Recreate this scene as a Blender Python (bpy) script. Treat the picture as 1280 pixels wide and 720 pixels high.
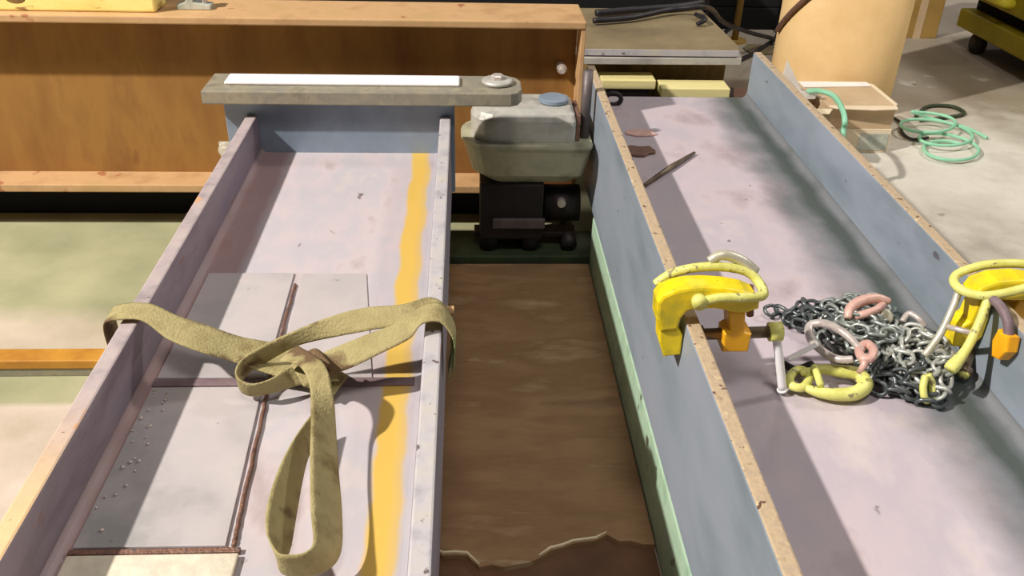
import bpy, bmesh, math, random
from mathutils import Vector, Matrix
random.seed(7)
PI = math.pi
scn = bpy.context.scene
C = scn.collection
for o in list(bpy.data.objects): bpy.data.objects.remove(o)

# ------------------------------------------------------------------ camera
PITCH, YAW, ROLL, FPX, EYE = .5457, .0591, .0286, 1100.0, 1.25
fw = Vector((math.sin(YAW)*math.cos(PITCH), math.cos(YAW)*math.cos(PITCH), -math.sin(PITCH)))
r0 = Vector((math.cos(YAW), -math.sin(YAW), 0)); u0 = r0.cross(fw)
RT = r0*math.cos(ROLL) + u0*math.sin(ROLL)
UP = -r0*math.sin(ROLL) + u0*math.cos(ROLL)
cd = bpy.data.cameras.new('camera'); cam = bpy.data.objects.new('camera', cd); C.objects.link(cam)
cd.sensor_width = 36; cd.lens = FPX/1280*36; cd.clip_start = .05; cd.clip_end = 100
M = Matrix((RT, UP, -fw)).transposed().to_4x4(); M.translation = (0, 0, EYE)
cam.matrix_world = M
scn.camera = cam

# ------------------------------------------------------------------ world, lamps, exposure
w = bpy.data.worlds.new('hall_light'); scn.world = w; w.use_nodes = True
bg = w.node_tree.nodes['Background']
bg.inputs[0].default_value = (.95, .84, .88, 1); bg.inputs[1].default_value = .04
def lamp(name, loc, energy, radius, col):
    l = bpy.data.lights.new(name, 'POINT'); l.energy = energy; l.shadow_soft_size = radius; l.color = col
    o = bpy.data.objects.new(name, l); o.location = loc; C.objects.link(o); return o
lamp('high_bay_or_fill_lamp', (-4.5, .0, 5.0), 1600, .09, (1, .93, .86))
lamp('high_bay_or_fill_lamp', (5.4, 3.4, 5.2), 330, .45, (1, .95, .90))
lamp('high_bay_or_fill_lamp', (.12, -.9, 6.0), 230, .7, (1, .93, .88))  # added fill lamp, brightens the gap between the beams
lamp('high_bay_or_fill_lamp', (2.5, 9.5, 6.0), 90, .3, (1, .92, .8))
scn.view_settings.view_transform = 'Standard'; scn.view_settings.look = 'None'
scn.view_settings.gamma = 1; scn.view_settings.use_curve_mapping = False
scn.view_settings.exposure = 0.72

# ------------------------------------------------------------------ helpers
def at(px, py, z):
    """point at height z that the photograph shows at px, py"""
    d = fw + RT*((px-640)/FPX) - UP*((py-360)/FPX)
    return Vector((0, 0, EYE)) + d*((z-EYE)/d.z)

def lin(c):
    return tuple(((v/255)/12.92 if v/255 <= .04045 else ((v/255+.055)/1.055)**2.4) for v in c) + (1,)

def mat(name, cols, scale=8, rough=.6, metal=0.0, bump=.1, stretch=(1, 1, 1), spots=None, bscale=None, detail=6, bands=None):
    """cols: colours spread over a noise ramp; spots: (colour, threshold, scale) laid over; bands: list of
    (axis, lo, hi, softness, wobble, colour, amount) - stains, paint or painted-in shade that run along the thing"""
    m = bpy.data.materials.new(name); m.use_nodes = True
    N = m.node_tree.nodes; L = m.node_tree.links; b = N['Principled BSDF']
    tc = N.new('ShaderNodeTexCoord'); mp = N.new('ShaderNodeMapping'); mp.inputs[3].default_value = stretch
    L.new(tc.outputs['Object'], mp.inputs[0])
    n = N.new('ShaderNodeTexNoise'); n.inputs['Scale'].default_value = scale; n.inputs['Detail'].default_value = detail
    n.inputs['Roughness'].default_value = .62
    L.new(mp.outputs[0], n.inputs[0])
    r = N.new('ShaderNodeValToRGB'); L.new(n.outputs[0], r.inputs[0])
    k = len(cols)
    while len(r.color_ramp.elements) < k: r.color_ramp.elements.new(.5)
    for i, c in enumerate(cols):
        e = r.color_ramp.elements[i]; e.position = .3 + .4*i/max(1, k-1); e.color = lin(c)
    out = r.outputs[0]
    def mix(fac, a, col):
        x = N.new('ShaderNodeMix'); x.data_type = 'RGBA'; L.new(fac, x.inputs[0]); L.new(a, x.inputs[6])
        x.inputs[7].default_value = lin(col); return x.outputs[2]
    for bnd in (bands or []):
        ax, lo, hi, soft, wob, col, amt = bnd
        sp = N.new('ShaderNodeSeparateXYZ'); L.new(tc.outputs['Object'], sp.inputs[0])
        n2 = N.new('ShaderNodeTexNoise'); n2.inputs['Scale'].default_value = 9; n2.inputs['Detail'].default_value = 5
        L.new(tc.outputs['Object'], n2.inputs[0])
        ad = N.new('ShaderNodeMath'); ad.operation = 'MULTIPLY_ADD'; L.new(n2.outputs[0], ad.inputs[0])
        ad.inputs[1].default_value = wob*2
        sb = N.new('ShaderNodeMath'); sb.operation = 'SUBTRACT'; L.new(sp.outputs['XYZ'.index(ax)], sb.inputs[0]); sb.inputs[1].default_value = wob
        L.new(sb.outputs[0], ad.inputs[2])
        a1 = N.new('ShaderNodeMapRange'); a1.inputs[1].default_value = lo-soft; a1.inputs[2].default_value = lo+soft; L.new(ad.outputs[0], a1.inputs[0])
        a2 = N.new('ShaderNodeMapRange'); a2.inputs[1].default_value = hi-soft; a2.inputs[2].default_value = hi+soft
        a2.inputs[3].default_value = 1; a2.inputs[4].default_value = 0; L.new(ad.outputs[0], a2.inputs[0])
        mu = N.new('ShaderNodeMath'); mu.operation = 'MULTIPLY'; L.new(a1.outputs[0], mu.inputs[0]); L.new(a2.outputs[0], mu.inputs[1])
        m2 = N.new('ShaderNodeMath'); m2.operation = 'MULTIPLY'; L.new(mu.outputs[0], m2.inputs[0]); m2.inputs[1].default_value = amt
        out = mix(m2.outputs[0], out, col)
    for (col, th, sc) in (spots or []):
        v = N.new('ShaderNodeTexNoise'); v.inputs['Scale'].default_value = sc; v.inputs['Detail'].default_value = 4
        L.new(mp.outputs[0], v.inputs[0])
        q = N.new('ShaderNodeMapRange'); q.inputs[1].default_value = th; q.inputs[2].default_value = th+.04; L.new(v.outputs[0], q.inputs[0])
        out = mix(q.outputs[0], out, col)
    L.new(out, b.inputs['Base Color'])
    b.inputs['Roughness'].default_value = rough; b.inputs['Metallic'].default_value = metal
    if bump:
        nb = N.new('ShaderNodeTexNoise'); nb.inputs['Scale'].default_value = bscale or scale*4; nb.inputs['Detail'].default_value = 5
        L.new(mp.outputs[0], nb.inputs[0])
        bp = N.new('ShaderNodeBump'); bp.inputs['Strength'].default_value = bump; bp.inputs['Distance'].default_value = .01
        L.new(nb.outputs[0], bp.inputs['Height']); L.new(bp.outputs[0], b.inputs['Normal'])
    return m

def obj(name, bm, m, parent=None, smooth=False):
    me = bpy.data.meshes.new(name); bmesh.ops.recalc_face_normals(bm, faces=bm.faces[:]); bm.to_mesh(me); bm.free()
    for x in (m if isinstance(m, (list, tuple)) else [m]): me.materials.append(x)
    if smooth:
        for p in me.polygons: p.use_smooth = True
    o = bpy.data.objects.new(name, me); C.objects.link(o)
    if parent: o.parent = parent
    return o
def tag(o, label=None, cat=None, group=None, kind=None):
    if label: o['label'] = label
    if cat: o['category'] = cat
    if group: o['group'] = group
    if kind: o['kind'] = kind
    return o
def empty(name, label, cat, loc=(0, 0, 0), rz=0, group=None):
    o = bpy.data.objects.new(name, None); C.objects.link(o); o.location = loc; o.rotation_euler = (0, 0, rz)
    o.empty_display_size = .05
    return tag(o, label, cat, group)
def B(): return bmesh.new()
def box(bm, x0, x1, y0, y1, z0, z1, bev=0, T=None, top=None):
    g = bmesh.ops.create_cube(bm, size=1); vs = g['verts']
    bmesh.ops.scale(bm, vec=(x1-x0, y1-y0, z1-z0), verts=vs)
    bmesh.ops.translate(bm, vec=((x0+x1)/2, (y0+y1)/2, (z0+z1)/2), verts=vs)
    if bev:
        es = list({e for v in vs for e in v.link_edges})
        g = bmesh.ops.bevel(bm, geom=es, offset=bev, segments=2, affect='EDGES', profile=.5)
        vs = list({v for f in g['faces'] for v in f.verts} | {v for v in vs if v.is_valid})
    if T is not None: bmesh.ops.transform(bm, matrix=T, verts=[v for v in vs if v.is_valid])
    return bm
def prism(bm, pts, axis, a, b, bev=0):
    """pts in the plane across axis (x: (y,z), y: (x,z), z: (x,y)), run from a to b"""
    def P(p, t): return {'x': (t, p[0], p[1]), 'y': (p[0], t, p[1]), 'z': (p[0], p[1], t)}[axis]
    A = [bm.verts.new(P(p, a)) for p in pts]; Bv = [bm.verts.new(P(p, b)) for p in pts]
    n = len(pts); fs = [bm.faces.new(A), bm.faces.new(Bv[::-1])]
    for i in range(n): fs.append(bm.faces.new((A[i], A[(i+1) % n], Bv[(i+1) % n], Bv[i])))
    bmesh.ops.recalc_face_normals(bm, faces=fs)
    if bev:
        es = [e for e in fs[0].edges] + [e for e in fs[1].edges]
        bmesh.ops.bevel(bm, geom=es, offset=bev, segments=2, affect='EDGES', profile=.5)
    return bm
def frame(d):
    d = d.normalized(); a = Vector((0, 0, 1)) if abs(d.z) < .9 else Vector((1, 0, 0))
    u = d.cross(a).normalized(); return u, d.cross(u).normalized()
def smoothpath(pts, n=8, closed=False):
    P = [Vector(p) for p in pts]; out = []; N = len(P)
    rng = range(N) if closed else range(N-1)
    for i in rng:
        g = (lambda k: P[k % N]) if closed else (lambda k: P[max(0, min(N-1, k))])
        p0, p1, p2, p3 = g(i-1), g(i), g(i+1), g(i+2)
        for s in range(n):
            t = s/n
            out.append(.5*((2*p1) + (-p0+p2)*t + (2*p0-5*p1+4*p2-p3)*t*t + (-p0+3*p1-3*p2+p3)*t**3))
    if not closed: out.append(P[-1])
    return out
def tube(bm, pts, r, seg=8, closed=False, cap=True):
    n = len(pts); rings = []; pu = None
    for i, p in enumerate(pts):
        p = Vector(p)
        a = Vector(pts[(i+1) % n] if closed else pts[min(n-1, i+1)]); b = Vector(pts[(i-1) % n] if closed else pts[max(0, i-1)])
        d = (a-b)
        if d.length < 1e-9: d = Vector((0, 0, 1))
        d.normalize()
        if pu is None: u, v = frame(d)
        else:
            u = (pu-d*pu.dot(d))
            u = u.normalized() if u.length > 1e-6 else frame(d)[0]
            v = d.cross(u)
        pu = u
        rr = r[i] if isinstance(r, (list, tuple)) else r
        rings.append([bm.verts.new(p+u*(math.cos(2*PI*k/seg)*rr)+v*(math.sin(2*PI*k/seg)*rr)) for k in range(seg)])
    m = n if closed else n-1
    for i in range(m):
        A, Bq = rings[i], rings[(i+1) % n]
        for k in range(seg): bm.faces.new((A[k], A[(k+1) % seg], Bq[(k+1) % seg], Bq[k]))
    if cap and not closed: bm.faces.new(rings[0][::-1]); bm.faces.new(rings[-1])
    return bm
def cyl(bm, a, b, r, seg=20, r2=None): return tube(bm, [a, b], [r, r if r2 is None else r2], seg)
def lathe(bm, prof, c, seg=40):
    rings = [[bm.verts.new((c[0]+r*math.cos(2*PI*k/seg), c[1]+r*math.sin(2*PI*k/seg), c[2]+z)) for k in range(seg)] for r, z in prof]
    for i in range(len(rings)-1):
        for k in range(seg): bm.faces.new((rings[i][k], rings[i][(k+1) % seg], rings[i+1][(k+1) % seg], rings[i+1][k]))
    bm.faces.new(rings[0][::-1]); bm.faces.new(rings[-1]); return bm
def ribbon(bm, pairs, th=.0035, n=8):
    A = smoothpath([p[0] for p in pairs], n); Bp = smoothpath([p[1] for p in pairs], n); rows = []
    for i in range(len(A)):
        c0 = (A[max(0, i-1)]+Bp[max(0, i-1)])/2; c1 = (A[min(len(A)-1, i+1)]+Bp[min(len(A)-1, i+1)])/2
        nrm = (c1-c0).cross(Bp[i]-A[i]); nrm = nrm.normalized() if nrm.length > 1e-9 else Vector((0, 0, 1))
        row = []
        for s, t in ((1, 0), (1, .12), (1, .5), (1, .88), (1, 1), (-1, 1), (-1, .88), (-1, .5), (-1, .12), (-1, 0)):
            p = A[i].lerp(Bp[i], t); k = th*(.6 if t in (0, 1) else 1.0 if t != .5 else .85)
            row.append(bm.verts.new(p+nrm*(s*k/2)))
        rows.append(row)
    k = len(rows[0])
    for i in range(len(rows)-1):
        for j in range(k): bm.faces.new((rows[i][j], rows[i][(j+1) % k], rows[i+1][(j+1) % k], rows[i+1][j]))
    bm.faces.new(rows[0][::-1]); bm.faces.new(rows[-1]); return bm

# ------------------------------------------------------------------ materials
m_web_l = mat('mill_scale_web', [(168, 154, 152), (194, 182, 184), (182, 178, 182), (200, 188, 184)], 5, .5, .0, .06, stretch=(1.6, .8, 1),
              spots=[((120, 104, 104), .70, 22)], bands=[('X', -.131, -.088, .004, .013, (214, 176, 56), .88), ('X', -.085, -.03, .02, .01, (150, 152, 160), .7),
                                                          ('X', -.50, -.425, .012, .012, (140, 92, 84), .6)])  # blue-grey and reddish bands paint the flanges' shadows onto the web
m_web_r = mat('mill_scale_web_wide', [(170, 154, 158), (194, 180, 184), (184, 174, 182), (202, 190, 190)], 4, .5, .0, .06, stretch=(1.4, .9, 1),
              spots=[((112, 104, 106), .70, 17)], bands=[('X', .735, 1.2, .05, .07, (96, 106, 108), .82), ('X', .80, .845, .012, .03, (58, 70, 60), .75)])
m_flange_l = mat('steel_flange_purple', [(122, 108, 120), (152, 140, 150), (138, 130, 148)], 7, .5, .15, .06, stretch=(1, .5, 2),
                 spots=[((150, 104, 84), .66, 12)])
m_flange_r = mat('steel_flange_blue', [(128, 142, 152), (150, 162, 174), (160, 168, 182)], 5, .5, .15, .05, stretch=(1, .5, 1.5),
                 spots=[((96, 96, 104), .7, 30)])
m_edge_r = mat('rusty_cut_edge', [(150, 130, 106), (190, 168, 136), (176, 156, 130), (214, 192, 150)], 40, .7, 0, .2, spots=[((96, 66, 52), .62, 60)])
m_edge_l = mat('grey_cut_edge', [(150, 138, 140), (178, 164, 164), (190, 176, 168)], 16, .6, .1, .12,
               spots=[((206, 160, 120), .64, 9), ((110, 96, 96), .66, 50)], bands=[('Y', .2, .86, .12, .05, (236, 196, 130), .7)])
m_edge_w = mat('pale_cut_edge', [(160, 158, 162), (190, 186, 188), (198, 192, 180)], 16, .5, .1, .12,
               spots=[((110, 96, 96), .64, 50)])
m_doubler = mat('grey_doubler_plate', [(158, 156, 154), (184, 178, 178), (194, 186, 184), (176, 176, 176)], 4, .42, .1, .05,
                spots=[((230, 196, 96), .74, 14), ((140, 126, 124), .70, 30)])
m_cream = mat('cream_plate', [(200, 190, 170), (232, 222, 200)], 30, .4, .1, .15)
m_weld = mat('brown_weld_or_shadow_strip', [(104, 76, 66), (140, 104, 86), (96, 84, 84)], 60, .5, .3, .4)
m_shadow_arm = mat('shadow_strip_arm_brown', [(112, 94, 98), (134, 114, 118)], 30, .6, .1, .1)  # purple-brown of the painted shadow strip, also the clamp's side arm
m_bluesteel = mat('blue_grey_plate', [(112, 126, 140), (142, 156, 170)], 6, .5, .1, .05)
m_bar = mat('old_grey_bar', [(122, 116, 100), (160, 152, 130), (142, 138, 124), (168, 160, 134)], 14, .5, .2, .12)
m_strip_highlight = mat('polished_highlight_strip', [(244, 238, 240), (252, 250, 250)], 20, .3, .0, .1)  # near-white colour carries the strip's lamp highlight
m_rust = mat('rusted_beam', [(104, 68, 28), (134, 92, 40), (152, 110, 50), (120, 80, 36)], 3.4, .8, 0, .12, stretch=(1.2, 1, .35),
             spots=[((112, 66, 28), .68, 9)])
m_rust_pale = mat('pale_rust_edge', [(166, 128, 86), (194, 156, 110), (182, 148, 98)], 6, .7, 0, .1, spots=[((160, 104, 66), .66, 14)])
m_cast = mat('worn_cast_iron', [(150, 148, 126), (192, 190, 162), (172, 172, 152)], 12, .45, .2, .1)
m_castlid = mat('light_cast_iron', [(150, 150, 142), (196, 194, 184), (176, 178, 170)], 12, .4, .2, .1)
m_dark = mat('dark_greasy_iron', [(22, 18, 18), (44, 36, 36)], 12, .55, .2, .1)
m_mid = mat('dull_iron', [(84, 76, 76), (112, 104, 102)], 12, .5, .3, .1)
m_green = mat('green_painted_rail', [(146, 180, 150), (176, 206, 178), (160, 192, 164)], 12, .6, 0, .1, spots=[((84, 84, 66), .66, 20)])
m_dkgreen = mat('dirty_green_steel', [(38, 48, 30), (62, 74, 48)], 12, .6, 0, .1)
m_orange = mat('orange_painted_bar', [(160, 104, 30), (204, 148, 52)], 10, .6, 0, .1)
m_brown = mat('brown_greasy_board', [(118, 90, 64), (160, 126, 90), (140, 108, 74), (178, 148, 112)], 5, .7, 0, .25, detail=9,
              stretch=(.5, 1.6, 1), spots=[((172, 146, 112), .64, 9)])
m_under = mat('dark_brown_sheet', [(92, 62, 42), (120, 84, 58)], 6, .7, 0, .2)
m_strap = mat('olive_webbing', [(122, 108, 66), (168, 156, 108), (150, 138, 92)], 16, .85, 0, .35, bscale=260, spots=[((104, 82, 54), .58, 8), ((142, 146, 96), .64, 6)])
m_yellow = mat('yellow_clamp_paint', [(186, 176, 50), (244, 214, 20), (250, 228, 50)], 18, .4, 0, .06, spots=[((150, 120, 30), .67, 40)])
m_yorange = mat('amber_clamp_paint', [(236, 160, 10), (250, 190, 30)], 14, .4, 0, .06)
m_palegal = mat('galvanised_pale', [(186, 182, 152), (224, 220, 206)], 30, .38, .35, .1)
m_paleyel = mat('pale_yellow_paint', [(206, 204, 100), (232, 232, 140)], 30, .45, .0, .15, spots=[((150, 140, 96), .62, 60)])
m_screw = mat('oily_screw_steel', [(92, 78, 64), (140, 122, 100)], 30, .4, .5, .15)
m_white = mat('bright_rod', [(244, 242, 240), (252, 252, 252)], 10, .3, 0, .02)
m_chain = mat('chain_steel', [(116, 124, 120), (170, 176, 170)], 30, .36, .5, .1)
m_chaindk = mat('chain_steel_dark', [(60, 66, 68), (108, 114, 114)], 30, .34, .5, .1)
m_chainlt = mat('chain_steel_pale', [(160, 164, 156), (206, 208, 200)], 30, .36, .45, .1)
m_pink = mat('pink_rusty_hook', [(196, 150, 138), (228, 190, 176)], 30, .45, .15, .15)
m_silver = mat('worn_bright_steel', [(180, 168, 160), (222, 212, 206)], 30, .35, .35, .1)
m_drum = mat('kraft_fibre_drum', [(222, 184, 124), (236, 200, 142), (228, 190, 132)], 3, .7, 0, .04, spots=[((196, 152, 96), .72, 8)])
m_card = mat('cardboard', [(186, 160, 126), (212, 188, 152)], 6, .8, 0, .05)
m_cardlt = mat('cardboard_flap', [(226, 208, 176), (240, 226, 196)], 6, .8, 0, .05)
m_paper = mat('white_paper', [(234, 228, 220), (250, 246, 240)], 6, .8, 0, .1)
m_hose = mat('green_hose', [(136, 206, 168), (164, 222, 188)], 12, .45, 0, .02)
m_cable = mat('black_cable', [(20, 18, 22), (42, 38, 44)], 12, .5, 0, .05)
m_lumber = mat('yellow_lumber', [(236, 208, 112), (248, 226, 140), (240, 212, 120)], 5, .7, 0, .1, stretch=(1, 1, 3), spots=[((150, 118, 70), .66, 10)])
m_plank = mat('pale_plank', [(210, 198, 130), (232, 222, 160)], 5, .75, 0, .1, stretch=(.4, 2, 2))
m_crate = mat('brown_crate_wood', [(92, 72, 34), (136, 110, 54), (104, 76, 34)], 5, .8, 0, .2, stretch=(2, 2, .6))
m_plate = mat('grey_steel_plate', [(150, 146, 142), (190, 186, 176), (172, 166, 150)], 6, .5, .1, .05)
m_platetop = mat('brown_steel_plate', [(112, 98, 72), (150, 134, 100)], 5, .6, .1, .1)
m_black = mat('flat_black', [(4, 3, 4), (9, 8, 11)], 3, .95, 0, .2)
m_ymach = mat('yellow_machine_paint', [(150, 136, 20), (180, 164, 28)], 5, .5, 0, .05)
m_ybright = mat('bright_yellow_paint', [(238, 226, 40), (250, 240, 90)], 8, .5, 0, .05)
m_blue = mat('blue_plastic', [(30, 32, 120), (44, 46, 146)], 5, .4, 0, .02)
m_tan = mat('tan_board', [(150, 120, 60), (176, 142, 74)], 5, .8, 0, .05)
m_bulb = mat('pale_bracket', [(150, 160, 150), (210, 214, 200)], 20, .4, .2, .1)

# floor: worn concrete, with green paint left on it in the left bay
def floor_mat():
    m = mat('shop_floor', [(170, 164, 150), (204, 198, 184), (222, 218, 206), (194, 188, 174)], 1.6, .65, 0, .15, detail=9, bscale=22,
            spots=[((210, 206, 192), .66, 3.2), ((112, 96, 76), .69, 5)], bands=[('Y', 3.45, 30, .12, .25, (140, 122, 98), .6)])  # floor turns browner towards the far end
    N = m.node_tree.nodes; L = m.node_tree.links; b = N['Principled BSDF']
    base = b.inputs['Base Color'].links[0].from_socket
    tc = N.new('ShaderNodeTexCoord'); sp = N.new('ShaderNodeSeparateXYZ'); L.new(tc.outputs['Object'], sp.inputs[0])
    n = N.new('ShaderNodeTexNoise'); n.inputs['Scale'].default_value = 2.4; n.inputs['Detail'].default_value = 6; L.new(tc.outputs['Object'], n.inputs[0])
    def ramp(sock, a, b_, x=0., y=1.):
        q = N.new('ShaderNodeMapRange'); q.inputs[1].default_value = a; q.inputs[2].default_value = b_; q.inputs[3].default_value = x; q.inputs[4].default_value = y
        L.new(sock, q.inputs[0]); return q.outputs[0]
    def mul(a, c):
        q = N.new('ShaderNodeMath'); q.operation = 'MULTIPLY'; L.new(a, q.inputs[0]); L.new(c, q.inputs[1]); return q.outputs[0]
    def mix(f, a, c):
        q = N.new('ShaderNodeMix'); q.data_type = 'RGBA'; L.new(f, q.inputs[0]); L.new(a, q.inputs[6]); L.new(c, q.inputs[7]); return q.outputs[2]
    left = ramp(sp.outputs[0], .45, .55, 1, 0)
    n3 = N.new('ShaderNodeTexNoise'); n3.inputs['Scale'].default_value = 5; n3.inputs['Detail'].default_value = 7; L.new(tc.outputs['Object'], n3.inputs[0])
    gr = N.new('ShaderNodeValToRGB'); L.new(n3.outputs[0], gr.inputs[0])
    for e, p, c in zip(gr.color_ramp.elements, (.3, .7), ((144, 146, 112), (170, 168, 132))): e.position = p; e.color = lin(c)
    pk = N.new('ShaderNodeValToRGB'); L.new(n3.outputs[0], pk.inputs[0])
    for e, p, c in zip(pk.color_ramp.elements, (.35, .65), ((182, 168, 148), (210, 194, 178))): e.position = p; e.color = lin(c)
    # paint stops at y = 1.57; worn bare between 1.74 and 2.0 and nearest the beam
    yw = N.new('ShaderNodeMath'); yw.operation = 'MULTIPLY_ADD'; L.new(n.outputs[0], yw.inputs[0]); yw.inputs[1].default_value = .3; L.new(sp.outputs[1], yw.inputs[2])
    near = ramp(sp.outputs[1], 1.555, 1.575)
    bare = mul(ramp(yw.outputs[0], 1.86, 1.9), ramp(yw.outputs[0], 2.02, 2.12, 1, 0))
    paint = mul(near, ramp(bare, 0, 1, 1, .25))
    both = mix(paint, pk.outputs[0], gr.outputs[0])
    L.new(mix(left, base, both), b.inputs['Base Color'])
    return m
fb = B(); box(fb, -6, 9, -3, 12, -.05, 0)
tag(obj('floor', fb, floor_mat()), kind='structure')

# ------------------------------------------------------------------ beams along the view
def hbeam(name, label, x0, x1, y0, y1, ztop, zbot, tf, zweb, tw, fil, mats, yl=None):
    """two upright flanges joined by a level web; mats: web, left flange faces, left edge, right edge"""
    root = empty(name, label, 'steel beam', ((x0+x1)/2, y0, zbot))
    off = Vector(((x0+x1)/2, y0, zbot))
    mw, mf, me, mr = mats
    fl = []
    for (a, b, e) in ((x0, x0+tf, me), (x1-tf, x1, mr)):
        bm = B(); box(bm, a, b, y0, (yl or y1) if a == x0 else y1, zbot, ztop, .0035)
        bm.normal_update()
        for f in bm.faces:
            if f.normal.z > .9: f.material_index = 1
        o = obj('flange', bm, [mf, e], root); o.location = -off; fl.append(o)
    pts = []
    a, b = x0+tf+.0003, x1-tf-.0003; zt, zb = zweb, zweb-tw
    def arc(cx, cz, t0, t1): return [(cx+fil*math.cos(t), cz+fil*math.sin(t)) for t in [t0+(t1-t0)*i/5 for i in range(6)]]
    pts += arc(a+fil, zt+fil, PI, 1.5*PI) + arc(b-fil, zt+fil, 1.5*PI, 2*PI) + arc(b-fil, zb-fil, 0, .5*PI) + arc(a+fil, zb-fil, .5*PI, PI)
    bm = prism(B(), pts, 'y', y0, y1)
    o = obj('web', bm, mw, root); o.location = -off
    return root, off
XL0, XL1, XLR = -.525, -.039, -.065
bl, offl = hbeam('steel_beam', 'narrow steel beam on the left with the olive strap tied across it and a yellow stripe', XL0, XL1, .30, 2.028, .50, .30, .0265, .405, .014, .014,
                 (m_web_l, m_flange_l, m_edge_l, m_edge_w))
def child(name, bm, m, root, off, smooth=False, label=None):
    o = obj(name, bm, m, root, smooth); o.location = -Vector(off)
    if label: o['label'] = label
    return o
# end plate standing across the far end, doubler plates, weld bead and shadow strips on the web
bm = B(); box(bm, -.575, -.03, 2.0285, 2.052, .30, .537, .002); child('end_plate', bm, m_bluesteel, bl, offl)
def quad_plate(c, z0, z1, bev=.001):
    return prism(B(), c, 'z', z0, z1, bev)
child('doubler_plate', quad_plate([(-.482, .775), (-.298, .775), (-.315, 1.093), (-.482, 1.093)], .4052, .409), m_doubler, bl, offl)
child('doubler_plate', quad_plate([(-.482, 1.117), (-.316, 1.117), (-.324, 1.44), (-.482, 1.44)], .4052, .4085), m_doubler, bl, offl)
child('doubler_plate', quad_plate([(-.300, 1.117), (-.150, 1.117), (-.19, 1.44), (-.309, 1.44)], .4052, .4075), m_doubler, bl, offl)
sm = smoothpath([(-.288, .775, .408), (-.291, .82, .408), (-.300, .98, .408), (-.307, 1.1, .408), (-.312, 1.25, .408), (-.316, 1.40, .407)], 8)
child('weld_bead', tube(B(), [p+Vector((random.uniform(-.001, .001), 0, 0)) for p in sm], .0030, 6), m_weld, bl, offl, True)
for i in range(26):
    y = .79+.30*random.random(); x = -.474+random.uniform(-.006, .03)
    bm = B(); bmesh.ops.create_icosphere(bm, subdivisions=1, radius=random.uniform(.002, .0038)); bmesh.ops.translate(bm, vec=(x, y, .4102), verts=bm.verts[:])
    child('weld_spatter', bm, m_silver, bl, offl, True)
bm = B(); box(bm, -.484, -.083, 1.096, 1.114, .4052, .4095, .001); child('shadow_strip', bm, m_shadow_arm, bl, offl)  # flat strip standing in for a shadow line across the web
bm = B(); box(bm, -.484, -.278, .762, .770, .4052, .4115, .001); child('shadow_strip', bm, m_weld, bl, offl)  # nearer shadow line, also laid as a dark strip
bm = B(); box(bm, -.482, -.278, .52, .759, .4052, .4135, .002); child('doubler_plate', bm, m_cream, bl, offl)
bm = B(); cyl(bm, (-.0388, 1.20, .478), (-.022, 1.20, .478), .0075, 6); child('bolt', bm, m_rust_pale, bl, offl)
bm = B(); cyl(bm, (-.585, 2.02, .412), (-.585, 2.0285, .412), .017, 20); cyl(bm, (-.585, 2.012, .412), (-.585, 2.02, .412), .010, 6)
box(bm, -.60, -.57, 2.0286, 2.035, .39, .43)
child('bolt', bm, m_palegal, bl, offl, label='pale round-headed bolt')

# thick grey bar lying on the far end
root = empty('steel_bar', 'thick grey flat bar lying across the far end of the left beam', 'steel bar', (-.245, 2.05, .5375))
off = (-.245, 2.05, .5375)
pts = [(-.612, 1.992), (.103, 1.992), (.120, 2.002), (.130, 2.027), (.130, 2.087), (.120, 2.112), (.103, 2.124), (-.612, 2.124)]
child('bar', prism(B(), pts, 'z', .5375, .570, .003), m_bar, root, off)
bm = B(); box(bm, -.568, -.018, 2.035, 2.098, .5705, .5785, .003); child('polished_highlight_strip', bm, m_strip_highlight, root, off)
sp_ = empty('round_washer', 'round shiny washer with a bolt head on the right end of the thick grey bar', 'washer', (.073, 2.065, .5705))
bm = lathe(B(), [(.034, 0), (.038, .003), (.038, .008), (.033, .011)], (0, 0, 0), 28); obj('disc', bm, m_castlid, sp_, True)
bm = lathe(B(), [(.016, .0112), (.016, .019), (.013, .022)], (0, 0, 0), 6); obj('bolt_head', bm, m_silver, sp_)

XR0, XR1 = .3385, .886
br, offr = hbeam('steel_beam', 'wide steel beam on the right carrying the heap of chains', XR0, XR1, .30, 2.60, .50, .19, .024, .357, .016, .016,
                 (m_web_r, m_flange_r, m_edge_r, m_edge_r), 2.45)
# ------------------------------------------------------------------ what the beams stand on
def trestle(label, x0, x1, y, h):
    t = empty('support_block', label, 'support', ((x0+x1)/2, y, 0))
    cx = (x0+x1)/2
    bm = B(); box(bm, x0-cx, x1-cx, -.06, .06, h-.03, h, .002); obj('cap', bm, m_dkgreen, t)
    bm = B(); box(bm, x0-cx+.03, x1-cx-.03, -.045, .045, .03, h-.03, .002); obj('post', bm, m_dkgreen, t)
    bm = B(); box(bm, x0-cx, x1-cx, -.06, .06, 0, .03, .002); obj('base', bm, m_dkgreen, t)
trestle('dark steel support under the near end of the left beam', -.46, -.10, .62, .2995)
trestle('dark steel support under the far end of the left beam', -.46, -.10, 1.86, .2995)
trestle('dark steel support under the near end of the wide right beam', .47, .84, .7, .1895)
trestle('dark steel support under the far end of the wide right beam', .47, .84, 2.2, .1895)

bm = B(); box(bm, .3455, .435, .60, 2.165, 0, .165, .006)
tag(obj('green_rail', bm, m_green), 'long green painted rail on the floor beside the wide right beam', 'rail')
bm = B(); box(bm, -.16, .43, 2.172, 2.33, 0, .035, .004)
tag(obj('cross_rail', bm, m_dkgreen), 'dirty green cross rail on the floor under the iron roller stand', 'rail')
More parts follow.
